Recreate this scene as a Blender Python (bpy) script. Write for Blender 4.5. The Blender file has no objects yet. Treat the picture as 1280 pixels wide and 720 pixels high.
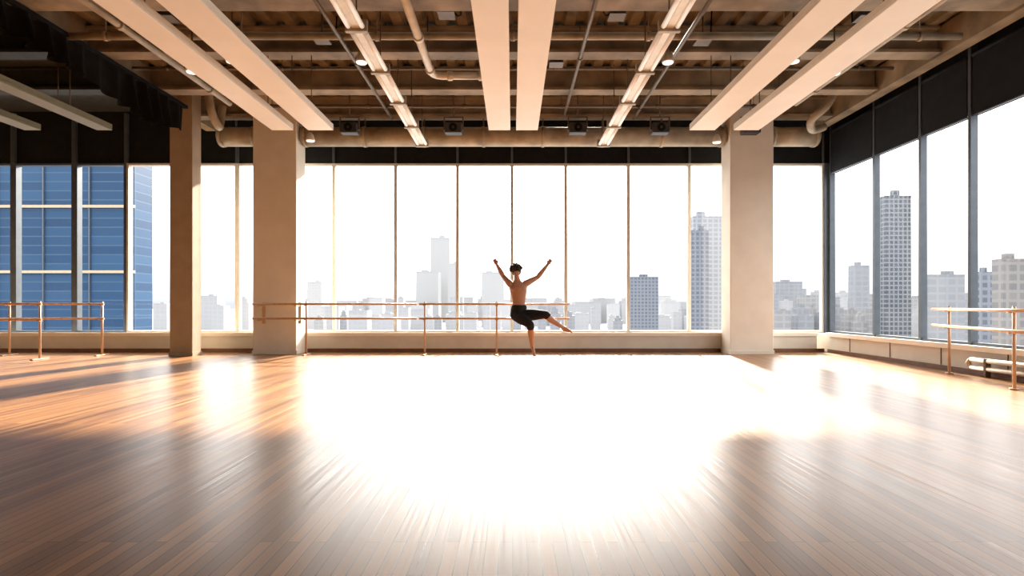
import bpy, bmesh, math, random
from mathutils import Vector, Matrix
random.seed(7)
scene=bpy.context.scene
COL=scene.collection
F=720.0; CX=641.0; CY=381.0; CH=1.07
def P(px,py,Y): return Vector(((px-CX)*Y/F, Y, CH+(CY-py)*Y/F))
def PX(px,Y): return (px-CX)*Y/F
def PZ(py,Y): return CH+(CY-py)*Y/F

# ---------------------------------------------------------------- materials
def newmat(name):
    m=bpy.data.materials.new(name); m.use_nodes=True
    nt=m.node_tree; b=nt.nodes['Principled BSDF']; return m,nt,b
def mat(name,c,rough=.6,metal=0,var=.12,scale=6,bump=0,emit=0,spec=.5):
    m,nt,b=newmat(name); N=nt.nodes; L=nt.links
    tc=N.new('ShaderNodeTexCoord'); no=N.new('ShaderNodeTexNoise'); no.inputs['Scale'].default_value=scale; no.inputs['Detail'].default_value=4
    L.new(tc.outputs['Object'],no.inputs['Vector'])
    r=N.new('ShaderNodeValToRGB'); r.color_ramp.elements[0].position=.3; r.color_ramp.elements[1].position=.7
    r.color_ramp.elements[0].color=(c[0]*(1-var),c[1]*(1-var),c[2]*(1-var),1)
    r.color_ramp.elements[1].color=(min(1,c[0]*(1+var)),min(1,c[1]*(1+var)),min(1,c[2]*(1+var)),1)
    L.new(no.outputs['Fac'],r.inputs['Fac']); L.new(r.outputs['Color'],b.inputs['Base Color'])
    b.inputs['Roughness'].default_value=rough; b.inputs['Metallic'].default_value=metal
    b.inputs['Specular IOR Level'].default_value=spec
    if bump:
        bp=N.new('ShaderNodeBump'); bp.inputs['Strength'].default_value=bump; bp.inputs['Distance'].default_value=.01
        L.new(no.outputs['Fac'],bp.inputs['Height']); L.new(bp.outputs['Normal'],b.inputs['Normal'])
    if emit:
        L.new(r.outputs['Color'],b.inputs['Emission Color']); b.inputs['Emission Strength'].default_value=emit
    return m
def floor_mat():
    m,nt,b=newmat('wood_floor'); N=nt.nodes; L=nt.links
    tc=N.new('ShaderNodeTexCoord'); s=N.new('ShaderNodeSeparateXYZ'); L.new(tc.outputs['Object'],s.inputs[0])
    cb=N.new('ShaderNodeCombineXYZ'); L.new(s.outputs['Y'],cb.inputs['X']); L.new(s.outputs['X'],cb.inputs['Y'])
    br=N.new('ShaderNodeTexBrick'); L.new(cb.outputs[0],br.inputs['Vector'])
    br.inputs['Scale'].default_value=1; br.inputs['Brick Width'].default_value=2.6; br.inputs['Row Height'].default_value=.06
    br.inputs['Mortar Size'].default_value=.0024; br.inputs['Mortar Smooth'].default_value=.2; br.offset=.37
    br.inputs['Color1'].default_value=(.165,.066,.021,1); br.inputs['Color2'].default_value=(.37,.172,.060,1); br.inputs['Mortar'].default_value=(.04,.017,.007,1)
    mp=N.new('ShaderNodeMapping'); L.new(tc.outputs['Object'],mp.inputs['Vector']); mp.inputs['Scale'].default_value=(60,.7,1)
    g=N.new('ShaderNodeTexNoise'); L.new(mp.outputs[0],g.inputs['Vector']); g.inputs['Scale'].default_value=1; g.inputs['Detail'].default_value=4
    gr=N.new('ShaderNodeValToRGB'); L.new(g.outputs['Fac'],gr.inputs['Fac']); gr.color_ramp.elements[0].position=.3; gr.color_ramp.elements[1].position=.7
    gr.color_ramp.elements[0].color=(.68,.65,.62,1); gr.color_ramp.elements[1].color=(1.1,1.1,1.1,1)
    mx=N.new('ShaderNodeMixRGB'); mx.blend_type='MULTIPLY'; mx.inputs['Fac'].default_value=.85
    L.new(br.outputs['Color'],mx.inputs['Color1']); L.new(gr.outputs['Color'],mx.inputs['Color2']); L.new(mx.outputs[0],b.inputs['Base Color'])
    mr=N.new('ShaderNodeMapRange'); L.new(g.outputs['Fac'],mr.inputs['Value']); mr.inputs['From Min'].default_value=.3; mr.inputs['From Max'].default_value=.7
    mr.inputs['To Min'].default_value=.27; mr.inputs['To Max'].default_value=.38
    L.new(mr.outputs[0],b.inputs['Roughness'])
    bp=N.new('ShaderNodeBump'); bp.inputs['Strength'].default_value=.035; bp.inputs['Distance'].default_value=.003
    ad=N.new('ShaderNodeMath'); ad.operation='SUBTRACT'; L.new(g.outputs['Fac'],ad.inputs[0]); L.new(br.outputs['Fac'],ad.inputs[1])
    L.new(ad.outputs[0],bp.inputs['Height']); L.new(bp.outputs['Normal'],b.inputs['Normal'])
    b.inputs['Specular IOR Level'].default_value=.5
    b.inputs['Specular Tint'].default_value=(1,.92,.80,1)
    return m
def glass_mat():
    m=bpy.data.materials.new('clear_glass'); m.use_nodes=True; nt=m.node_tree; N=nt.nodes; L=nt.links; N.clear()
    o=N.new('ShaderNodeOutputMaterial'); t=N.new('ShaderNodeBsdfTransparent'); t.inputs[0].default_value=(.98,.99,1,1)
    g=N.new('ShaderNodeBsdfGlossy'); g.inputs['Roughness'].default_value=.02
    lw=N.new('ShaderNodeLayerWeight'); lw.inputs['Blend'].default_value=.5
    p=N.new('ShaderNodeMath'); p.operation='POWER'; p.inputs[1].default_value=5; L.new(lw.outputs['Facing'],p.inputs[0])
    q=N.new('ShaderNodeMath'); q.operation='MULTIPLY_ADD'; q.inputs[1].default_value=.35; q.inputs[2].default_value=.02; L.new(p.outputs[0],q.inputs[0])
    mx=N.new('ShaderNodeMixShader'); L.new(q.outputs[0],mx.inputs[0]); L.new(t.outputs[0],mx.inputs[1]); L.new(g.outputs[0],mx.inputs[2]); L.new(mx.outputs[0],o.inputs[0])
    return m
def facade(name,wall,win,win2,bw=4,rh=3.3,mort=.9,rough=.8):
    m,nt,b=newmat(name); N=nt.nodes; L=nt.links
    tc=N.new('ShaderNodeTexCoord'); s=N.new('ShaderNodeSeparateXYZ'); L.new(tc.outputs['Object'],s.inputs[0])
    a=N.new('ShaderNodeMath'); a.operation='ADD'; L.new(s.outputs['X'],a.inputs[0]); L.new(s.outputs['Y'],a.inputs[1])
    cb=N.new('ShaderNodeCombineXYZ'); L.new(a.outputs[0],cb.inputs['X']); L.new(s.outputs['Z'],cb.inputs['Y'])
    br=N.new('ShaderNodeTexBrick'); L.new(cb.outputs[0],br.inputs['Vector']); br.offset=0
    br.inputs['Scale'].default_value=.1; br.inputs['Brick Width'].default_value=bw/10; br.inputs['Row Height'].default_value=rh/10
    br.inputs['Mortar Size'].default_value=mort/20; br.inputs['Mortar Smooth'].default_value=0
    br.inputs['Color1'].default_value=(*win,1); br.inputs['Color2'].default_value=(*win2,1); br.inputs['Mortar'].default_value=(*wall,1)
    L.new(br.outputs['Color'],b.inputs['Base Color']); b.inputs['Roughness'].default_value=rough; b.inputs['Specular IOR Level'].default_value=.15
    return m
M={}
M['floor']=floor_mat(); M['glass']=glass_mat()
M['deck']=mat('ceiling_deck_tan',(.22,.165,.10),.8,var=.5,scale=2.5)
M['beam']=mat('beam_tan',(.29,.215,.135),.7,var=.4,scale=2.2)
M['panel']=mat('cream_panel',(.90,.84,.73),.55,var=.03,scale=2)
M['black']=mat('matte_black',(.008,.008,.009),.75,var=.3,spec=.2)
M['grey']=mat('charcoal',(.045,.042,.04),.6,var=.2)
M['darkdeck']=mat('mirrored_dark_deck',(.028,.026,.02),.7,var=.3,spec=.3)  # dark tone of the mirrored ceiling is put into the colour
M['cream']=mat('cream_plaster',(.80,.735,.63),.8,var=.04,scale=3,bump=.05)
M['pier']=mat('brown_plaster',(.40,.31,.22),.8,var=.08,scale=3,bump=.05)
M['ledge']=mat('ledge_paint',(.62,.58,.50),.6,var=.06,scale=3)
M['base']=mat('brown_baseboard',(.16,.07,.035),.5,var=.2)
M['frame']=mat('aluminium_frame',(.56,.52,.46),.5,.1,var=.06)
M['dframe']=mat('dark_steel_frame',(.085,.10,.12),.4,.4,var=.1)
M['duct']=mat('tan_duct',(.40,.32,.22),.55,.2,var=.3,scale=3)
M['pipe']=mat('pale_pipe',(.72,.65,.54),.45,.2,var=.1)
M['conduit']=mat('brown_conduit',(.15,.105,.065),.5,.3,var=.15)
M['wood']=mat('barre_wood',(.60,.36,.20),.4,var=.18,scale=14)
M['steel']=mat('barre_post_tan',(.58,.38,.24),.4,.1,var=.1)
M['tube']=mat('white_tube',(.92,.87,.78),.4,var=.02,emit=.16)
M['lens']=mat('lamp_lens',(1,.94,.85),.3,var=.01,emit=1.2)
M['skin']=mat('skin',(.38,.195,.12),.55,var=.06,scale=20)
M['shorts']=mat('black_stretch_cloth',(.012,.011,.013),.8,var=.3,scale=30,bump=.1,spec=.2)
M['hair']=mat('dark_hair',(.016,.009,.006),.65,var=.4,scale=60,bump=.4,spec=.2)
M['eyew']=mat('eye_white',(.5,.48,.45),.3,var=.02)
M['lip']=mat('lip',(.25,.09,.07),.5,var=.05)
M['drape']=mat('black_drape',(.010,.009,.008),.9,var=.3,spec=.1)
M['wallw']=mat('rear_wall_paint',(.34,.27,.20),.8,var=.03)
M['ground']=mat('haze_tinted_ground',(.26,.27,.29),.95,var=.1,scale=.01)  # distance haze is mixed into the ground colour

# ---------------------------------------------------------------- mesh builder
class MB:
    def __init__(s): s.bm=bmesh.new()
    def box(s,x0,x1,y0,y1,z0,z1):
        v=[s.bm.verts.new(p) for p in ((x0,y0,z0),(x1,y0,z0),(x1,y1,z0),(x0,y1,z0),(x0,y0,z1),(x1,y0,z1),(x1,y1,z1),(x0,y1,z1))]
        for f in ((0,3,2,1),(4,5,6,7),(0,1,5,4),(1,2,6,5),(2,3,7,6),(3,0,4,7)): s.bm.faces.new([v[i] for i in f])
        return s
    def tube(s,pts,r,n=14,cap=True):
        pts=[Vector(p) for p in pts]; rs=r if isinstance(r,(list,tuple)) else [r]*len(pts); rings=[]
        up=Vector((0,0,1)); prev=None
        for i,p in enumerate(pts):
            d=(pts[min(i+1,len(pts)-1)]-pts[max(i-1,0)]).normalized()
            if prev is None:
                a=d.cross(up) if abs(d.dot(up))<.95 else d.cross(Vector((1,0,0)))
            else: a=prev-d*prev.dot(d)
            a.normalize(); prev=a; b=d.cross(a).normalized()
            rings.append([s.bm.verts.new(p+a*rs[i]*math.cos(2*math.pi*k/n)+b*rs[i]*math.sin(2*math.pi*k/n)) for k in range(n)])
        for i in range(len(rings)-1):
            for k in range(n):
                f=s.bm.faces.new((rings[i][k],rings[i][(k+1)%n],rings[i+1][(k+1)%n],rings[i+1][k])); f.smooth=True
        if cap:
            s.bm.faces.new(rings[0][::-1]); s.bm.faces.new(rings[-1])
        return s
    def sph(s,c,r,rot=None,n=20):
        r=(r,r,r) if isinstance(r,(int,float)) else r
        m=Matrix.Translation(c)@(rot.to_4x4() if rot else Matrix())@Matrix.Diagonal((*r,1))
        g=bmesh.ops.create_uvsphere(s.bm,u_segments=n,v_segments=n//2+2,radius=1,matrix=m)
        for v in g['verts']:
            for f in v.link_faces: f.smooth=True
        return s
    def cap(s,a,b,ra,rb):
        a=Vector(a); b=Vector(b); s.sph(a,ra); s.sph(b,rb); s.tube([a,b],[ra,rb],20); return s
    def limb(s,pts,rs,add=0.0,balls=(True,True),n=8):
        pts=[Vector(p) for p in pts]; out=[]; rr=[]
        def cr(a,b,c,d,t): return .5*((2*b)+(c-a)*t+(2*a-5*b+4*c-d)*t*t+(-a+3*b-3*c+d)*t**3)
        L=len(pts)
        for i in range(L-1):
            a=max(i-1,0); d=min(i+2,L-1)
            for k in range(n):
                t=k/n; q=.35*cr(pts[a],pts[i],pts[i+1],pts[d],t)+.65*(pts[i]*(1-t)+pts[i+1]*t)
                out.append(q); rr.append(cr(rs[a],rs[i],rs[i+1],rs[d],t)+add)
        out.append(pts[-1]); rr.append(rs[-1]+add)
        s.tube(out,rr,22)
        if balls[0]: s.sph(out[0],rr[0])
        if balls[1]: s.sph(out[-1],rr[-1])
        return s
    def ell(s,secs,n=28):
        rings=[]
        for x,y,z,rx,ry in secs:
            rings.append([s.bm.verts.new((x+rx*math.cos(2*math.pi*k/n),y+ry*math.sin(2*math.pi*k/n),z)) for k in range(n)])
        for i in range(len(rings)-1):
            for k in range(n): s.bm.faces.new((rings[i][k],rings[i][(k+1)%n],rings[i+1][(k+1)%n],rings[i+1][k]))
        s.bm.faces.new(rings[0][::-1]); s.bm.faces.new(rings[-1]); return s
    def build(s,name,m,parent=None,origin=None,bevel=0):
        bmesh.ops.recalc_face_normals(s.bm,faces=s.bm.faces[:])
        o0=Vector(origin) if origin is not None else Vector((0,0,0))
        if origin is not None: bmesh.ops.translate(s.bm,verts=s.bm.verts[:],vec=-o0)
        me=bpy.data.meshes.new(name); s.bm.to_mesh(me); s.bm.free(); me.materials.append(m)
        o=bpy.data.objects.new(name,me); COL.objects.link(o); o.location=o0
        if parent:
            o.parent=parent
        if bevel:
            md=o.modifiers.new('bevel','BEVEL'); md.width=bevel; md.segments=2; md.limit_method='ANGLE'
        return o
def empty(name,loc,rz=0):
    o=bpy.data.objects.new(name,None); COL.objects.link(o); o.location=loc; o.rotation_euler.z=rz; o.empty_display_size=.2; return o
def tag(o,label=None,cat=None,group=None,kind=None):
    if label:o['label']=label
    if cat:o['category']=cat
    if group:o['group']=group
    if kind:o['kind']=kind
    return o
def kids(o): return [c for c in bpy.data.objects if c.parent==o]
def copy_tree(o,parent=None):
    c=o.copy(); COL.objects.link(c); c.parent=parent
    for ch in kids(o): copy_tree(ch,c)
    return c
def S(o,label,cat): return tag(o,label,cat,kind='structure')

# ---------------------------------------------------------------- shell
XL=-14.5; XR=7.6; YB=13.7; YR=-4.0; ZD=5.65; ZB=5.2
S(MB().box(XL,XR+.2,YR,YB+.2,-.25,0).build('floor',M['floor']),'glossy narrow-plank brown hardwood studio floor with sunlight glare','floor')
bm=MB(); x=-7.2; prof=[]
while x<XR+.15:
    prof+= [(x,ZD),(x+.16,ZD),(x+.2,ZD+.07),(x+.31,ZD+.07)]; x+=.35
prof.append((x,ZD))
va=[bm.bm.verts.new((a,YR,b)) for a,b in prof]; vb=[bm.bm.verts.new((a,YB+.2,b)) for a,b in prof]
for i in range(len(prof)-1): bm.bm.faces.new((va[i],va[i+1],vb[i+1],vb[i]))
bm.box(-7.2,XR+.2,YR,YB+.2,ZD+.09,ZD+.3)
ceil=S(bm.build('ceiling',M['deck']),'exposed brown corrugated ceiling deck with cross beams','ceiling')
def beamI(m,y,x0,x1):
    m.box(x0,x1,y-.06,y+.06,ZB+.03,ZD); m.box(x0,x1,y-.15,y+.15,ZB,ZB+.05); m.box(x0,x1,y-.13,y+.13,ZD-.05,ZD-.01)
    return m
for y in (11.2,9.56,7.95,6.35,4.75,3.15,1.55,-.05,-1.65,12.75):
    beamI(MB(),y,-7.0,7.0).build('beam',M['beam'],ceil)
for xx in (-7.12,7.15):
    MB().box(xx-.12,xx+.12,YR,13.6,ZB-.03,ZD-.005).build('beam',M['beam'],ceil)
for xx in (-2.65,2.65):
    MB().box(xx-.04,xx+.04,YR,13.6,ZD-.12,ZD-.005).build('joist',M['conduit'],ceil)
MB().box(XL,-7.25,YR,YB+.2,ZD,ZD+.3).build('mirrored_dark_ceiling',M['darkdeck'],ceil)  # solid near-black ceiling built in place of the left mirror's reflection
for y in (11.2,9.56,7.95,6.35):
    beamI(MB(),y,XL,-7.3).build('mirrored_dark_beam',M['darkdeck'],ceil)  # beams as the mirror would reflect them, modelled as solid dark ones
S(MB().box(XL,XR,YR-.2,YR,0,ZD).build('wall_rear',M['wallw']),'plaster wall behind the camera','wall')
S(MB().box(XL-.2,XL,YR-.2,YB+.2,0,ZD).build('wall_left',M['pier']),'far left brown wall of the side area','wall')
S(MB().box(XL,XR,YB-.03,YB+.12,4.42,ZD).build('wall_back',M['black']),'black soffit band above the back windows','wall')
S(MB().box(XR,XR+.15,YR,YB+.1,4.22,ZD).build('wall_right',M['black']),'black soffit band above the right windows','wall')
lb=MB().box(XL,6.9,13.06,YB+.12,.0,.40).build('trim_1',M['ledge'],bevel=.01); S(lb,'long cream window ledge under the back windows','ledge')
MB().box(XL,6.9,13.035,13.075,.36,.44).build('nosing',M['cream'],lb)
g=MB()
for i in range(48):
    xx=-6+i*.265; g.box(xx,xx+.22,13.25,13.55,.395,.412)
g.build('grille',M['dframe'],lb)
lr=MB().box(7.14,XR+.15,YR,13.7,.0,.40).build('trim_2',M['ledge'],bevel=.01); S(lr,'long cream window ledge under the right windows','ledge')
MB().box(7.06,7.18,YR,13.02,.36,.44).build('nosing',M['cream'],lr)
for i in range(10):
    y=12.2-i*1.3; MB().box(7.13,7.14,y-.006,y+.006,.08,.36).build('panel_joint',M['base'],lr)
S(MB().box(XL,7.05,13.03,13.06,0,.08).build('baseboard_back',M['base']),'brown baseboard along the foot of the back ledge','baseboard')
S(MB().box(7.10,7.14,YR,13.0,0,.07).build('baseboard_right',M['base']),'brown baseboard along the foot of the right ledge','baseboard')
# pipe heater near the right edge, standing on the floor in front of the ledge
e=empty('pipe_heater',(7.0,6.9,0)); tag(e,'pale low pipe heater in front of the right ledge behind the barre','heater')
for z in (.12,.24): MB().tube([(0,0,z),(0,1.9,z)],.035,14).build('heater_pipe',M['pipe'],e)
for yy in (0,1.9): MB().tube([(0,yy,.12),(0,yy+(.06 if yy else -.06),.18),(0,yy,.24)],.035,14).build('return_bend',M['pipe'],e)
for yy in (.3,1.6): MB().box(-.04,.04,yy-.02,yy+.02,0,.27).build('foot_bracket',M['conduit'],e)

# windows
wn=[0]
def window_back(x0,x1,z0,z1,w,m,label,dep=.12,tall=False):
    wn[0]+=1; f=MB(); y0=YB-dep/2; y1=YB+dep/2
    f.box(x0,x0+w,y0,y1,z0,z1); f.box(x1-w,x1,y0,y1,z0,z1); f.box(x0+w,x1-w,y0,y1,z1-.05,z1); f.box(x0+w,x1-w,y0,y1,z0,z0+.06)
    o=f.build('window_%d'%wn[0],m); S(o,label,'window')
    zt=5.6 if tall else 5.2; h=MB()
    h.box(x0,x0+w*.7,y0-.02,YB-.03,z1,zt).box(x1-w*.7,x1,y0-.02,YB-.03,z1,zt).build('upper_mullion',M['dframe'],o)
    p=MB(); vs=[p.bm.verts.new(q) for q in ((x0+w,YB,z0+.06),(x1-w,YB,z0+.06),(x1-w,YB,z1-.05),(x0+w,YB,z1-.05))]; p.bm.faces.new(vs)
    p.build('pane',M['glass'],o); return o
def window_right(y0,y1,z0,z1,m,label):
    wn[0]+=1; f=MB(); w=.03; x0=XR-.15; x1=XR-.03
    f.box(x0,x1,y0,y0+w,z0,5.3); f.box(x0,x1,y1-w,y1,z0,5.3); f.box(x1-.1,x1,y0+w,y1-w,z1-.05,z1); f.box(x1-.1,x1,y0+w,y1-w,z0,z0+.06)
    o=f.build('window_%d'%wn[0],m); S(o,label,'window')
    xx=XR-.08; p=MB(); vs=[p.bm.verts.new(q) for q in ((xx,y0+w,z0+.06),(xx,y1-w,z0+.06),(xx,y1-w,z1-.05),(xx,y0+w,z1-.05))]; p.bm.faces.new(vs)
    p.build('pane',M['glass'],o); return o
ords=['first','second','third','fourth','fifth','sixth','seventh','eighth','ninth','tenth','eleventh','twelfth']
ext=[-125,-50,20,96,161,232,298]
for i in range(len(ext)-1):
    window_back(PX(ext[i],YB),PX(ext[i+1],YB),.40,4.42,.07 if ext[i]<160 else .045,M['dframe'] if ext[i]<160 else M['frame'],'%s tall window pane counted from the far left end of the back wall'%ords[i],.16,True)
window_back(PX(298,YB),PX(340,YB),.40,4.42,.05,M['frame'],'narrow window strip just left of the left column')
cen=[345,418,495,572,640,707,785,861,937]
for i in range(8):
    window_back(PX(cen[i],YB),PX(cen[i+1],YB),.40,4.42,.036,M['frame'],'%s tall window from the left column, between the two columns'%ords[i])
window_back(PX(937,YB),PX(1028,YB),.40,4.42,.04,M['frame'],'tall back window between the right column and the corner')
S(MB().box(PX(1028,YB),XR,YB-.1,YB+.1,.40,4.42).build('window_corner_post',M['dframe']),'dark corner post where the glass walls meet','post')
rb=[13.55,11.9,10.55,9.4,8.3,7.1,5.8,4.5,3.2,1.9,.6,-.7,-2.0]
for i in range(12):
    window_right(rb[i+1],rb[i],.40,4.22,M['dframe'],'%s tall window along the right wall, counted from the far corner'%ords[i])
S(MB().box(XR,XR+.15,YR,-2.0,.40,4.22).build('wall_right_rear',M['wallw']),'plain wall beside the camera at the right','wall')
for i in range(7):
    y1=rb[i]-.06; y0=rb[i+1]+.06
    e=empty('roller_blind',(XR-.14,(y0+y1)/2,5.12)); h=(y1-y0)/2
    tag(e,'black roller blind raised above the %s window of the right wall from the far corner'%ords[i],'blind','black roller blinds on the right wall')
    MB().box(-.006,.006,-h,h,-.97,0).build('blind_fabric',M['black'],e)
    MB().tube([(0,-h,0),(0,h,0)],.03,12).build('roller',M['black'],e)
    MB().box(-.012,.012,-h,h,-.99,-.97).build('bottom_bar',M['dframe'],e)

def column(x0,x1,y0,y1,m,label):
    o=MB().box(x0,x1,y0,y1,0,ZD).build('column',m,bevel=.012); S(o,label,'column')
    MB().box(x0-.015,x1+.015,y0-.015,y1+.0,0,.08).build('base_trim',m,o)
column(-5.64,-4.70,12.5,13.05,M['cream'],'wide cream square column left of the centre windows')
column(4.72,5.66,12.5,13.05,M['cream'],'wide cream square column right of the centre windows')
column(-7.15,-6.68,12.0,12.35,M['pier'],'narrower brown column at the left edge of the studio')

# ---------------------------------------------------------------- ceiling panels
def panel(x0,x1,label,y0=2.6,y1=10.5,z=4.25,m='panel',grp='long cream ceiling panels'):
    e=empty('ceiling_panel',((x0+x1)/2,y1,z)); tag(e,label,'ceiling panel',grp); w=(x1-x0)/2; L=y1-y0
    MB().box(-w,w,-L,0,0,.05).build('board',M[m],e,bevel=.006)
    f=MB(); 
    for s in (-1,1): f.box(s*w-(.02 if s>0 else 0),s*w+(0 if s>0 else .02),-L,0,.05,.11)
    f.build('rim',M[m],e)
    for yy in (-.95-.0,-4.15,-7.3):
        for s in (-1,1):
            MB().tube([(s*w*.7,yy,.05),(s*w*.7,yy,ZB-z+.02)],.008,6).build('hanger_rod',M['conduit'],e)
panel(-4.39,-4.0,'leftmost long cream panel of the main ceiling')
panel(-3.73,-3.27,'long cream ceiling panel, second from the left')
panel(-.44,-.045,'left of the centre pair of long cream ceiling panels')
panel(.06,.455,'right of the centre pair of long cream ceiling panels')
panel(3.22,3.68,'long cream ceiling panel, second from the right')
panel(4.02,4.48,'rightmost long cream panel of the main ceiling')
M['dpanel']=mat('mirrored_olive_panel',(.20,.19,.12),.5,var=.05)  # dulled colour imitates cream panels reflected in the left mirror
panel(-7.58,-7.3,'dull olive panel standing in for a cream ceiling panel mirrored at left',m='dpanel',grp='dull ceiling panels at left',y0=4)
panel(-8.9,-8.6,'second dull olive panel standing in for a mirrored cream panel, further left',m='dpanel',grp='dull ceiling panels at left',y0=4)

def track(x,label):
    e=empty('linear_light',(x,12.3,4.45)); tag(e,label,'ceiling light','linear lights')
    MB().box(-.05,.05,-8.3,0,.02,.11).build('channel',M['pipe'],e,bevel=.008)
    y=0
    while y>-8.0:
        for s in (-1,1):
            MB().tube([(s*.085,y-.09,.03),(s*.085,y-1.2,.03)],.031,12).build('light_tube',M['tube'],e)
        MB().box(-.135,.135,y-.06,y,-.015,.13).build('bracket',M['duct'],e)
        MB().tube([(0,y-.03,.12),(0,y-.03,1.19)],.01,6).build('hanger_rod',M['conduit'],e)
        y-=1.29
    return e
track(-1.93,'long pale linear tube light left of the centre panels')
track(1.93,'long pale linear tube light right of the centre panels')

def duct(x0,x1,label):
    Y=12.8; z=4.80
    e=empty('air_duct',(x0,Y,z)); tag(e,label,'air duct','round ducts along the back'); L=x1-x0
    MB().tube([(0,0,0),(L,0,0)],.21,28).build('duct_pipe',M['duct'],e)
    n=max(1,int(L/1.2))
    for i in range(n+1):
        xx=.06+i*(L-.12)/n; MB().tube([(xx-.03,0,0),(xx+.03,0,0)],.225,28).build('joint_ring',M['duct'],e)
        MB().box(xx-.012,xx+.012,-.012,.012,.2,ZB-z+.04).build('hanger',M['conduit'],e)
duct(-4.66,4.68,'long tan round air duct between the two columns above the windows')
duct(5.7,6.75,'short tan round air duct right of the right column')
duct(-6.5,-5.68,'short tan round air duct left of the left column')
def flex(pts,label):
    out=[]; P0=[Vector(p) for p in pts]
    for i in range(len(P0)-1):
        a=P0[max(i-1,0)]; b=P0[i]; c=P0[i+1]; d=P0[min(i+2,len(P0)-1)]
        for k in range(16):
            t=k/16; out.append(.5*((2*b)+(c-a)*t+(2*a-5*b+4*c-d)*t*t+(-a+3*b-3*c+d)*t**3))
    out.append(P0[-1])
    rs=[.075+(.008 if i%2 else 0) for i in range(len(out))]
    tag(MB().tube(out,rs,18).build('flexible_duct',M['duct'],origin=out[0]),label,'air duct')
flex([(6.7,12.4,4.9),(6.35,12.2,4.78),(6.15,11.85,4.88),(6.35,11.65,5.1),(6.6,11.7,5.5)],'tan ribbed flexible duct curling beside the right column top')
flex([(-6.2,12.3,5.3),(-6.2,12.2,4.9),(-6.1,11.9,4.78),(-6.1,11.65,5.0),(-6.15,11.6,5.5)],'tan ribbed flexible duct beside the left column top')

e=empty('ceiling_pipe',(-1.35,9.64,4.9)); tag(e,'pale bent pipe running beside the left linear light and turning right','pipe')
MB().tube([(0,-5,0),(0,-.18,0),(.03,-.08,0),(.08,-.03,0),(.18,0,0),(.85,0,0)],.06,16).build('pipe_run',M['pipe'],e)
for yy in (-.25,-1.4,-2.6,-3.8): MB().tube([(0,yy-.04,0),(0,yy+.04,0)],.075,16).build('pipe_collar',M['pipe'],e)
for xx in (.3,.82): MB().tube([(xx-.04,0,0),(xx+.04,0,0)],.078,16).build('pipe_collar',M['pipe'],e)
for yy in (-.5,-2.2,-4.): MB().tube([(0,yy,.05),(0,yy,.75)],.01,6).build('hanger_rod',M['conduit'],e)
def conduit(a,b,r,label,m='conduit',grp='thin ceiling conduits'):
    a=Vector(a); b=Vector(b); e=empty('ceiling_conduit',a); tag(e,label,'conduit',grp)
    MB().tube([(0,0,0),b-a],r,10).build('conduit_run',M[m],e)
    n=max(2,int((b-a).length/2.2))
    for i in range(n+1):
        p=(b-a)*((i+.3)/(n+.6)); MB().tube([p,p+Vector((0,0,ZD-a.z))],.008,6).build('hanger_rod',M[m],e)
        d=(b-a).normalized()*.03; MB().tube([p-d,p+d],r*1.3,10).build('coupling',M[m],e)
conduit((-5.5,11.75,5.12),(5.5,11.75,5.12),.035,'brown conduit crossing the ceiling just in front of the back duct')
conduit((-6.8,10.3,5.3),(6.8,10.3,5.3),.03,'brown conduit crossing the ceiling between the two rear beams')
conduit((-6.8,8.75,5.15),(6.8,8.75,5.15),.055,'thicker tan conduit crossing the ceiling in the middle','duct')
conduit((-6.8,7.2,5.3),(6.8,7.2,5.3),.05,'tan conduit crossing the ceiling near the top of the view','duct')
conduit((-2.6,4.5,5.08),(-2.6,12.4,5.08),.03,'brown conduit running lengthwise left of the left linear light')
conduit((2.6,4.5,5.08),(2.6,12.4,5.08),.03,'brown conduit running lengthwise right of the right linear light')
conduit((1.1,4.5,5.1),(1.1,12.2,5.1),.03,'dark conduit running lengthwise just right of the centre panels')
conduit((5.6,5.0,5.05),(5.6,11.4,5.05),.05,'tan conduit running lengthwise near the right wall','duct')
conduit((-5.6,5.0,5.05),(-5.6,11.4,5.05),.05,'tan conduit running lengthwise near the left column','duct')
jb=[(-3.0,9.05),(.75,9.95),(1.5,8.3),(3.0,9.1),(-.95,8.25),(5.1,8.35),(-5.0,8.35)]
jl=['left of the left linear light','right of the centre panels, rear','right of the centre panels, front','right of the right linear light',
 'between the bent pipe and the centre panels','near the rightmost cream panel','near the leftmost cream panel']
def jbox():
    e=empty('junction_box',(0,0,0))
    MB().box(-.11,.11,-.11,.11,0,.09).build('box_body',M['grey'],e,bevel=.01)
    MB().box(-.12,.12,-.12,.12,-.012,0).build('cover',M['conduit'],e)
    MB().tube([(0,0,.09),(0,0,.42)],.012,6).build('stem',M['conduit'],e)
    MB().tube([(.1,0,.05),(.16,.03,.0),(.2,.06,.03),(.21,.07,.42)],.012,6).build('cable',M['black'],e)
    return e
pr=jbox()
for i,((xx,yy),l) in enumerate(zip(jb,jl)):
    o=pr if i==0 else copy_tree(pr); o.location=(xx,yy,5.22); o.rotation_euler.z=i*math.pi/2; tag(o,'dark square ceiling junction box '+l,'junction box','ceiling junction boxes')

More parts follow.
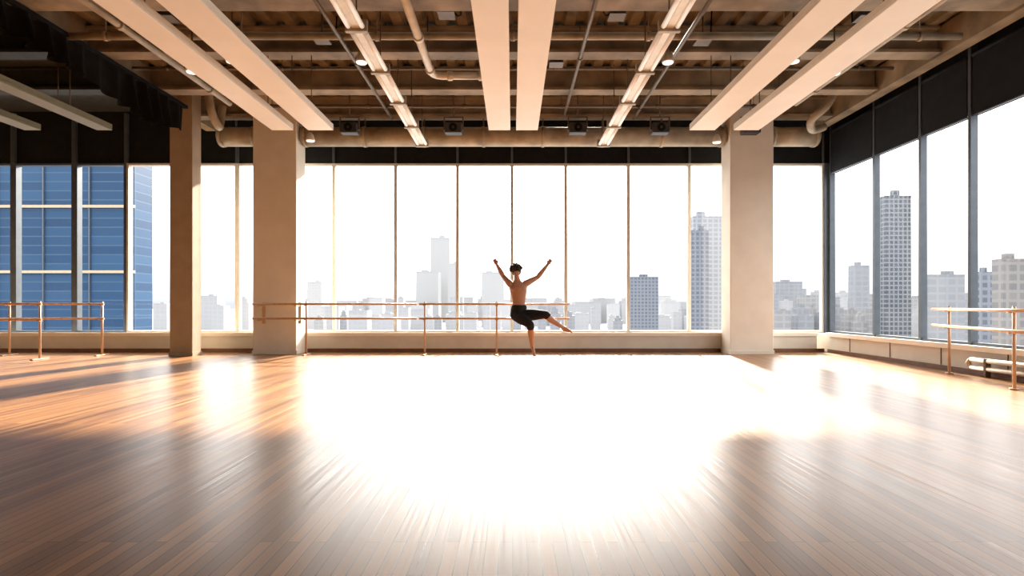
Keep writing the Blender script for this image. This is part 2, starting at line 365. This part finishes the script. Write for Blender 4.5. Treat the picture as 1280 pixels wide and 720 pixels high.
def spot_proto():
    e=empty('spotlight',(0,0,0))
    MB().tube([(0,0,-.0),(0,0,.02),(0,0,.12),(0,0,.17)],[.085,.09,.06,.02],20).build('housing',M['pipe'],e)
    MB().tube([(0,0,-.012),(0,0,.001)],.075,20).build('lens',M['lens'],e)
    MB().tube([(0,0,.16),(0,0,.7)],.012,8).build('stem',M['conduit'],e)
    return e
pr=spot_proto()
sp=[(240,90,8.6,'round spotlight above the leftmost cream panel, nearer the left wall'),(290,77,8.2,'round spotlight between the two left cream panels'),(388,176,11.6,'round spotlight beside the top of the left column'),
 (452,78,8.55,'round spotlight just left of the left linear light'),(1043,92,8.6,'round spotlight outside the rightmost cream panel'),(992,77,8.2,'round spotlight between the two right cream panels'),
 (835,78,8.55,'round spotlight just right of the right linear light'),(896,178,11.6,'round spotlight beside the top of the right column')]
for i,(a,b,Y,l) in enumerate(sp):
    o=pr if i==0 else copy_tree(pr); o.location=P(a,b,Y); tag(o,l,'spotlight','small round ceiling spotlights')
def spk_proto():
    e=empty('loudspeaker',(0,0,0))
    MB().box(-.18,.18,-.12,.12,-.11,.11).build('cabinet',M['grey'],e,bevel=.02)
    MB().tube([(0,-.122,0),(0,-.135,0)],.085,20).build('speaker_cone',M['black'],e)
    MB().tube([(0,-.13,0),(0,-.15,0)],[.03,.02],16).build('dust_cap',M['grey'],e)
    MB().box(-.21,-.185,-.02,.02,-.03,.23).box(.185,.21,-.02,.02,-.03,.23).box(-.21,.21,-.02,.02,.23,.25).build('yoke',M['conduit'],e)
    MB().tube([(0,0,.25),(0,0,.86)],.015,8).build('stem',M['conduit'],e)
    return e
pr=spk_proto()
for i,(a,l) in enumerate([(437,'dark speaker under the ceiling beside the left column'),(567,'dark speaker under the ceiling left of the centre panels'),(722,'dark speaker under the ceiling right of the centre panels'),(825,'dark speaker under the ceiling right of the right linear light'),(938,'dark speaker under the ceiling in front of the right column')]):
    o=pr if i==0 else copy_tree(pr); o.location=P(a,161,12.15); tag(o,l,'speaker','dark ceiling speakers')

e=empty('stage_curtain',(-6.75,4.5,5.12)); tag(e,'black curtain bunched up along its ceiling track at upper left','curtain')
MB().box(-.04,.04,0,7.4,0,.06).build('curtain_track',M['black'],e)
b=MB(); rows=[]
for j in range(9):
    t=j/8; r=[]
    for i in range(260):
        y=i/259*7.3; w=.05+.13*t; droop=.50+.10*math.sin(y*1.3)+.02*math.sin(y*5.1)
        r.append(b.bm.verts.new((w*math.sin(y*17+math.sin(y*3))*(.6+.4*math.sin(y*2.3)),y+.02*math.cos(y*17),-droop*t)))
    rows.append(r)
for j in range(8):
    for i in range(259):
        f=b.bm.faces.new((rows[j][i],rows[j][i+1],rows[j+1][i+1],rows[j+1][i])); f.smooth=True
b.build('curtain_fabric',M['drape'],e)

# ---------------------------------------------------------------- ballet barres
def barre(name,a,b,zt,zl,posts,label,arms=(),feet=True):
    a=Vector((a[0],a[1],0)); b=Vector((b[0],b[1],0)); d=(b-a); L=d.length; rz=math.atan2(d.y,d.x)
    e=empty(name,a,rz); tag(e,label,'ballet barre','wooden ballet barres')
    for z in (zt,zl):
        MB().tube([(0,0,z),(.0+L,0,z)],.023,14).build('rail',M['wood'],e)
    for p in posts:
        x=p*L
        MB().tube([(x,.045,.0),(x,.045,zt+.05)],.021,12).build('post',M['steel'],e)
        if feet: MB().box(x-.03,x+.03,-.16,.24,0,.025).build('foot',M['steel'],e,bevel=.006)
        else: MB().tube([(x,.045,0),(x,.045,.02)],.05,16).build('floor_flange',M['steel'],e)
        for z in (zt,zl): MB().box(x-.03,x+.03,-.03,.06,z-.035,z-.018).build('bracket',M['steel'],e)
    for x in arms:
        MB().box(x-.02,x+.02,-.01,.265,zt-.05,zt-.02).box(x-.02,x+.02,-.01,.265,zl-.05,zl-.02).box(x-.03,x+.03,.25,.275,zl-.12,zt+.04).build('wall_bracket',M['steel'],e)
    return e
YBA=12.22
barre('ballet_barre',(PX(316,YBA),YBA),(PX(521,YBA),YBA),1.085,.78,(.322,),'wooden double-rail ballet barre fixed to the left column',arms=(.12,.9))
barre('ballet_barre',(PX(524,YBA),YBA),(PX(712,YBA),YBA),1.085,.78,(.035,.515),'wooden double-rail ballet barre behind the jumping dancer')
barre('ballet_barre',(6.85,9.4),(5.9,5.9),1.0,.74,(.13,.61),'wooden double-rail ballet barre by the right windows',feet=False)
barre('ballet_barre',(PX(-60,11.2),11.2),(PX(52,11.2),11.2),1.085,.78,(.08,.96),'ballet barre at the far left edge')
barre('ballet_barre',(PX(-10,12.1),12.1),(PX(130,12.1),12.1),1.085,.78,(.14,.97),'ballet barre behind the far left one, nearer the windows')

# ---------------------------------------------------------------- person
def remesh_obj(mb,name,m,voxel,parent=None,origin=(0,0,0),smooth=4):
    o=mb.build(name+'_tmp',m,origin=origin)
    md=o.modifiers.new('r','REMESH'); md.mode='VOXEL'; md.voxel_size=voxel; md.use_smooth_shade=True
    sm=o.modifiers.new('s','SMOOTH'); sm.factor=.5; sm.iterations=smooth
    dg=bpy.context.evaluated_depsgraph_get(); dg.update()
    me=bpy.data.meshes.new_from_object(o.evaluated_get(dg)); 
    old=o.data; bpy.data.objects.remove(o); bpy.data.meshes.remove(old)
    n=bpy.data.objects.new(name,me); COL.objects.link(n)
    if not me.materials: me.materials.append(m)
    for p in me.polygons: p.use_smooth=True
    if parent: n.parent=parent
    else: n.location=origin
    return n
ORG=Vector((.46,11.85,0)); 
def V(x,y,z): return Vector((x,11.85+y,z))
def hand(mb,w,d,s,nrm):
    d=d.normalized(); s=s.normalized(); nrm=nrm.normalized()
    R=Matrix((s,nrm,d)).transposed()
    mb.sph(w+d*.048,(.044,.022,.050),R); mb.cap(w,w+d*.03,.028,.030)
    for k,(off,l) in enumerate(((.030,.032),(.010,.036),(-.010,.034),(-.030,.027))):
        b0=w+d*.084+s*off
        p1=b0+(d*.8+nrm*.6).normalized()*l; p2=p1+(nrm*.95-d*.25).normalized()*l*.8; p3=p2+(-nrm*.3-d*.9).normalized()*l*.6
        mb.cap(b0-d*.02,p1,.0105,.0098); mb.cap(p1,p2,.0098,.009); mb.cap(p2,p3,.009,.008)
    t0=w+d*.03+s*.03; t1=t0+(s*.55+d*.7+nrm*.5).normalized()*.036; t2=t1+(d*.5+nrm*.8-s*.5).normalized()*.03
    mb.cap(t0,t1,.014,.011); mb.cap(t1,t2,.011,.009)
def foot(mb,ank,heel,ball,toe,side):
    mb.cap(ank,heel,.034,.029); mb.cap(ank,(ank+ball)/2+Vector((0,0,.012)),.034,.032); mb.cap(heel,ball,.029,.030)
    mb.cap((ank+ball)/2,ball,.034,.026)
    side=side.normalized(); d=(toe-ball)
    for k in range(5):
        off=side*(k-2)*.0165; l=1-.11*k
        mb.cap(ball+off*.9,ball+off*1.1+d*l,.016 if k==0 else .012,.012 if k==0 else .009)
mb=MB()
Y0=11.85
mb.ell([(.13,Y0,.79,.06,.05),(.13,Y0,.83,.12,.09),(.13,Y0,.89,.160,.118),(.13,Y0,.96,.158,.115),(.13,Y0-.003,1.04,.138,.097),(.128,Y0-.005,1.11,.130,.090),(.125,Y0-.006,1.19,.138,.094),(.12,Y0-.008,1.27,.154,.102),(.115,Y0-.01,1.35,.172,.112),
 (.11,Y0-.008,1.42,.184,.113),(.108,Y0,1.475,.182,.100),(.104,Y0+.005,1.52,.145,.083),(.098,Y0+.008,1.555,.088,.068),(.09,Y0+.004,1.59,.062,.060),(.082,Y0-.008,1.64,.056,.057),(.076,Y0-.02,1.70,.053,.057)])
mb.sph(V(.035,-.064,1.39),(.085,.048,.058)); mb.sph(V(.185,-.064,1.39),(.085,.048,.058))
HC=V(.07,-.03,1.755); HR=Matrix.Rotation(math.radians(20),3,'X')@Matrix.Rotation(math.radians(-8),3,'Y')
def H(x,y,z): return HC+HR@Vector((x,y,z))
mb.sph(H(0,.01,.02),(.078,.097,.098),HR); mb.sph(H(0,-.02,-.04),(.060,.07,.072),HR); mb.sph(H(0,-.062,-.092),(.028,.024,.02),HR)
mb.cap(H(0,-.088,.01),H(0,-.108,-.026),.010,.013); mb.sph(H(.012,-.098,-.028),.009); mb.sph(H(-.012,-.098,-.028),.009)
mb.cap(H(-.035,-.078,.022),H(.035,-.078,.022),.011,.011); mb.sph(H(-.04,-.065,-.02),(.02,.018,.016)); mb.sph(H(.04,-.065,-.02),(.02,.018,.016))
mb.cap(H(-.016,-.088,-.056),H(.016,-.088,-.056),.007,.007); mb.cap(H(-.013,-.086,-.066),H(.013,-.086,-.066),.008,.008)
for s in (-1,1): mb.sph(H(s*.08,.01,-.012),(.012,.02,.032),HR)
for ch,sh,el,wr,hd,th in ((V(.02,.0,1.44),V(-.055,0,1.50),V(-.20,.08,1.67),V(-.335,.03,1.905),V(-.37,.02,1.99),Vector((1,-.2,.3))),
                    (V(.19,.0,1.44),V(.265,0,1.505),V(.51,.04,1.64),V(.725,.0,1.905),V(.775,-.01,1.99),Vector((-1,-.2,.3)))):
    mb.limb([ch,sh,sh*.55+el*.45,el,el*.72+wr*.28,wr],[.068,.070,.060,.045,.048,.029])
    d=(hd-wr).normalized(); s=(th-d*th.dot(d)).normalized(); hand(mb,wr,d,s,d.cross(s)*(1 if d.cross(s).y<0 else -1))
hipL=V(.07,0,.86); knL=V(.35,-.29,.675); anL=V(.40,.05,.21)
hipR=V(.20,-.02,.86); knR=V(.67,-.15,.875); anR=V(1.02,-.06,.61)
cL=knL*.7+anL*.3+Vector((0,.022,0)); cR=knR*.7+anR*.3+Vector((-.014,.012,-.018))
def leg(m,h,k,c,a,add=0,full=True):
    p=[h,h*.55+k*.45,h*.15+k*.85,k*.97+c*.03,c]; r=[.112,.105,.077,.064,.066]
    if full: m.limb(p+[c*.4+a*.6,a],r+[.049,.036],add)
    else: m.limb([h,h*.55+k*.45,h*.15+k*.85,k*.97+c*.03,k*.5+c*.5],[.112,.105,.077,.064,.0645],add,(True,False))
leg(mb,hipL,knL,cL,anL); leg(mb,hipR,knR,cR,anR)
foot(mb,anL,V(.41,.085,.15),V(.445,-.04,.035),V(.46,-.09,.016),Vector((1,.2,0)))
foot(mb,anR,V(1.045,-.01,.555),V(1.15,-.09,.545),V(1.22,-.105,.51),Vector((.2,-.9,.3)))
body=remesh_obj(mb,'person',M['skin'],.0055,origin=ORG,smooth=5)
tag(body,'bare-chested dancer in black knee-length shorts leaping on one toe, arms raised','person')
def B(mb,name,m,vox,sm=3): return remesh_obj(mb,name,m,vox,parent=body,origin=ORG,smooth=sm)
s=MB(); s.ell([(.13,Y0,.77,.07,.06),(.13,Y0,.82,.145,.11),(.13,Y0,.89,.180,.138),(.13,Y0,.96,.176,.132),(.13,Y0-.003,1.03,.156,.112),(.129,Y0-.004,1.065,.149,.106)])
leg(s,hipL,knL,cL,anL,.014,False); leg(s,hipR,knR,cR,anR,.014,False)
B(s,'shorts',M['shorts'],.008)
s=MB(); s.sph(H(0,.03,.045),(.112,.118,.098),HR); s.sph(H(0,.065,-.01),(.106,.09,.105),HR)
for i in range(120):
    a=random.uniform(0,6.28); t=random.uniform(.0,1.8)
    dx=math.sin(t)*math.cos(a); dy=math.sin(t)*math.sin(a); dz=math.cos(t)
    if dy<-.45 and dz<.3: continue
    c=H(dx*.118,.03+dy*.122,.045+dz*.105); s.sph(c,random.uniform(.013,.026))
s.cap(H(-.06,-.06,.065),H(.055,-.068,.06),.026,.024)
B(s,'hair',M['hair'],.0065,2)
for sx in (-1,1):
    e_=MB().sph(H(sx*.029,-.074,.0),(.011,.008,.006)).build('eye',M['eyew'],body,origin=ORG); e_.location=(0,0,0)
    i_=MB().sph(H(sx*.029,-.080,.0),(.005,.003,.005)).build('iris',M['hair'],e_,origin=ORG); i_.location=(0,0,0)
    b_=MB().cap(H(sx*.016,-.088,.022),H(sx*.045,-.080,.024),.0045,.003).build('eyebrow',M['hair'],body,origin=ORG); b_.location=(0,0,0)
m_=MB().cap(H(-.016,-.093,-.061),H(.016,-.093,-.061),.0045,.0045).build('mouth',M['lip'],body,origin=ORG); m_.location=(0,0,0)

# ---------------------------------------------------------------- city
GZ=-45
S(MB().box(-4000,5000,40,6000,GZ-2,GZ).build('ground',M['ground']),'hazy city ground far below the studio windows','ground')
FM={'blue':facade('blue_glass_facade',(.045,.085,.14),(.014,.042,.095),(.024,.066,.135),4.8,.95,.12,.35),
 'slate':facade('slate_tower',(.14,.155,.18),(.075,.085,.11),(.095,.105,.13),3.2,3.1,1.2),
 'pale':facade('pale_tower',(.235,.245,.265),(.155,.17,.2),(.18,.195,.22),4,3.3,1.2),
 'grid':facade('grid_tower',(.15,.16,.175),(.045,.053,.068),(.065,.072,.088),2.6,2.6,.8),  # grid and brown fronts lightened, with haze mixed into their colours
 'brown':facade('brown_block',(.17,.16,.155),(.115,.113,.118),(.145,.14,.138),4,3.4,1.1),
 'haze1':facade('haze_tinted_tower',(.278,.281,.289),(.268,.272,.281),(.274,.277,.286),6,5,1.6),  # distance haze put into wall and window colours from here on
 'haze2':facade('haze_tinted_block',(.245,.25,.262),(.226,.232,.246),(.236,.241,.254),6,5,1.6),
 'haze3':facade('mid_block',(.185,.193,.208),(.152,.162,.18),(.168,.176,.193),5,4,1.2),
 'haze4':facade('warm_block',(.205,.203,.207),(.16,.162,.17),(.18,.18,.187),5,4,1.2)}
placed=[]
def tower(x0px,x1px,topy,Y,fm,label,group=None,depth=None,crown=True,steps=False,name='building'):
    x0=PX(x0px,Y); x1=PX(x1px,Y); zt=PZ(topy,Y); w=(x1-x0)/2; dp=depth or (x1-x0); H_=zt-GZ
    if any(not(x1+2<a or x0-2>b or Y+dp+2<c or Y-2>d) for a,b,c,d in placed): return None
    placed.append((x0,x1,Y,Y+dp))
    e=empty(name,((x0+x1)/2,Y,GZ)); tag(e,label,'building',group)
    if steps:
        MB().box(-w,w,0,dp,0,H_*.86).build('lower_body',FM[fm],e)
        MB().box(-w*.72,w*.62,dp*.15,dp*.85,H_*.86,H_*.96).build('upper_body',FM[fm],e)
        MB().box(-w*.45,w*.2,dp*.3,dp*.6,H_*.96,H_).build('crown',FM[fm],e)
    else:
        MB().box(-w,w,0,dp,0,H_).build('body',FM[fm],e)
        p=MB(); t=w*.06; h=max(.8,H_*.012); p.box(-w,w,-t*.3,t,H_,H_+h).box(-w,w,dp-t,dp,H_,H_+h).box(-w,-w+t,t,dp-t,H_,H_+h).box(w-t,w,t,dp-t,H_,H_+h).build('parapet',FM[fm],e)
        if crown:
            r=random.uniform(-.4,.3)*w; MB().box(r-w*.28,r+w*.28,dp*.3,dp*.7,H_,H_+max(2,H_*.045)).build('rooftop_unit',FM[fm],e)
    return e
def bluetower(x0px,x1px,Y,ztop,label,dp):
    x0=PX(x0px,Y); x1=PX(x1px,Y); w=(x1-x0)/2; e=empty('glass_tower',((x0+x1)/2,Y,GZ)); tag(e,label,'building')
    MB().box(-w,w,0,dp,0,ztop-GZ).build('body',FM['blue'],e)
    for z in (-2.3,4.5,11.3,18.1): MB().box(-w-.1,w+.1,-.25,0,z-.14-GZ,z+.14-GZ).build('floor_band',M['pier'],e)
    for k in range(int(2*w/4.8)+1):
        xx=-w+k*4.8; MB().box(xx-.06,xx+.06,-.18,0,30,ztop-GZ).build('facade_fin',M['dframe'],e)
    MB().box(-w,w,0,dp,ztop-GZ,ztop-GZ+1).build('roof_edge',M['dframe'],e)
bluetower(-60,168,60,32,'broad dark blue glass tower with pale floor bands behind the far left windows',3)
tower(867,902,272,420,'pale','tall pale slab tower seen just left of the right column',depth=10)
tower(864,886,290,395,'slate','lower slab wing in front of the tall pale tower left of the right column',depth=6)
tower(788,823,347,520,'slate','dark slate mid-rise tower behind the window left of the pale tower',depth=14)
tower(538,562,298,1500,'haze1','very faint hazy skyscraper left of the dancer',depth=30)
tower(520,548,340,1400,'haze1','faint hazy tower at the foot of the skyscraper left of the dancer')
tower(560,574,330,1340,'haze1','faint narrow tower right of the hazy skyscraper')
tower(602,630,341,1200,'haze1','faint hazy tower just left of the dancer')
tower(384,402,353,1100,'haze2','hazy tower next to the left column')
tower(970,1003,353,620,'haze3','grey mid-rise right of the right column',depth=15)
tower(1068,1087,333,430,'haze3','grey-brown tower left of the tall grid tower',depth=8)
tower(1107,1139,247,330,'grid','tallest grey grid-fronted tower seen through the right windows',depth=6)
tower(1162,1206,345,300,'haze3','broad mid-rise block right of the tall grid tower',depth=6)
tower(1226,1246,342,240,'slate','narrow dark block behind the right windows',depth=4)
tower(1254,1292,326,210,'brown','grey-brown block at the right edge of the view',depth=5)
def sky(n,a,b,y0,y1,t0,t1,fms,label,grp,w0=10,w1=26):
    for i in range(n):
        for k in range(8):
            px=a+(b-a)*(i+random.uniform(.1,.9))/n; w=random.uniform(w0,w1); Y=random.uniform(y0,y1)
            if tower(px-w/2,px+w/2,random.uniform(t0,t1),Y,random.choice(fms),label,grp,crown=random.random()<.6,steps=random.random()<.3): break
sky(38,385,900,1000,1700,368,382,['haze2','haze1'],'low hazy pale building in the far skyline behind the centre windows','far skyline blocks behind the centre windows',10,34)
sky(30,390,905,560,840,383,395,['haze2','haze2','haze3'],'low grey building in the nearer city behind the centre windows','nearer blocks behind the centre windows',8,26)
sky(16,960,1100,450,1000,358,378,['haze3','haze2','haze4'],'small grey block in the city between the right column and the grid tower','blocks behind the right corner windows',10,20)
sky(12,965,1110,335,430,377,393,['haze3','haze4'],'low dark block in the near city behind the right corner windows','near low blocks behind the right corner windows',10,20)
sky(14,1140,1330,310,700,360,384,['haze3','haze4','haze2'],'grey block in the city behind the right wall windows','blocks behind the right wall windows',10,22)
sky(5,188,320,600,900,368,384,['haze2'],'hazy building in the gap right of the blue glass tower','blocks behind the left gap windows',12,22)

# ---------------------------------------------------------------- light
w=bpy.data.worlds.new('world'); scene.world=w; w.use_nodes=True; nt=w.node_tree; N=nt.nodes; L=nt.links
bg=N['Background']; tc=N.new('ShaderNodeTexCoord'); sx=N.new('ShaderNodeSeparateXYZ'); L.new(tc.outputs['Generated'],sx.inputs[0])
r=N.new('ShaderNodeValToRGB'); L.new(sx.outputs['Z'],r.inputs['Fac'])
cr=r.color_ramp; cr.elements[0].position=0; cr.elements[0].color=(.19,.195,.205,1); cr.elements[1].position=.5; cr.elements[1].color=(1,.99,.97,1)
k=cr.elements.new(.07); k.color=(.42,.425,.44,1); k=cr.elements.new(.16); k.color=(1,.99,.975,1)
az=math.radians(9)
dt=N.new('ShaderNodeVectorMath'); dt.operation='DOT_PRODUCT'; L.new(tc.outputs['Generated'],dt.inputs[0])
ge=math.radians(20); dt.inputs[1].default_value=(math.sin(az*.3)*math.cos(ge),math.cos(az*.3)*math.cos(ge),math.sin(ge))
mxm=N.new('ShaderNodeMath'); mxm.operation='MAXIMUM'; mxm.inputs[1].default_value=0; L.new(dt.outputs['Value'],mxm.inputs[0])
pw=N.new('ShaderNodeMath'); pw.operation='POWER'; pw.inputs[1].default_value=26; L.new(mxm.outputs[0],pw.inputs[0])
gz=N.new('ShaderNodeMapRange'); L.new(sx.outputs['Z'],gz.inputs['Value']); gz.inputs['From Min'].default_value=.0; gz.inputs['From Max'].default_value=.22
mg=N.new('ShaderNodeMath'); mg.operation='MULTIPLY'; L.new(pw.outputs[0],mg.inputs[0]); L.new(gz.outputs[0],mg.inputs[1])
gm=N.new('ShaderNodeVectorMath'); gm.operation='SCALE'; gm.inputs[0].default_value=(17,16,14.5); L.new(mg.outputs[0],gm.inputs['Scale'])
bs=N.new('ShaderNodeVectorMath'); bs.operation='SCALE'; L.new(r.outputs['Color'],bs.inputs[0]); bs.inputs['Scale'].default_value=4.7
ad=N.new('ShaderNodeVectorMath'); ad.operation='ADD'; L.new(gm.outputs[0],ad.inputs[0]); L.new(bs.outputs[0],ad.inputs[1])
L.new(ad.outputs[0],bg.inputs['Color']); bg.inputs['Strength'].default_value=1
sd=bpy.data.lights.new('sun','SUN'); sd.energy=30; sd.color=(1,.90,.74); sd.angle=math.radians(2.2)
so=bpy.data.objects.new('sun',sd); COL.objects.link(so)
el=math.radians(26); v=Vector((math.sin(az)*math.cos(el),math.cos(az)*math.cos(el),math.sin(el)))
so.rotation_euler=(-v).to_track_quat('-Z','Y').to_euler(); so.location=(3,20,15)

cam=bpy.data.cameras.new('camera'); co=bpy.data.objects.new('camera',cam); COL.objects.link(co); scene.camera=co
co.location=(0,0,CH); co.rotation_euler=(math.pi/2,0,0); cam.sensor_width=36; cam.lens=20.25; cam.shift_y=21/1280; cam.shift_x=-1/1280; cam.clip_end=8000
scene.view_settings.view_transform='Standard'
scene.view_settings.exposure=0.0
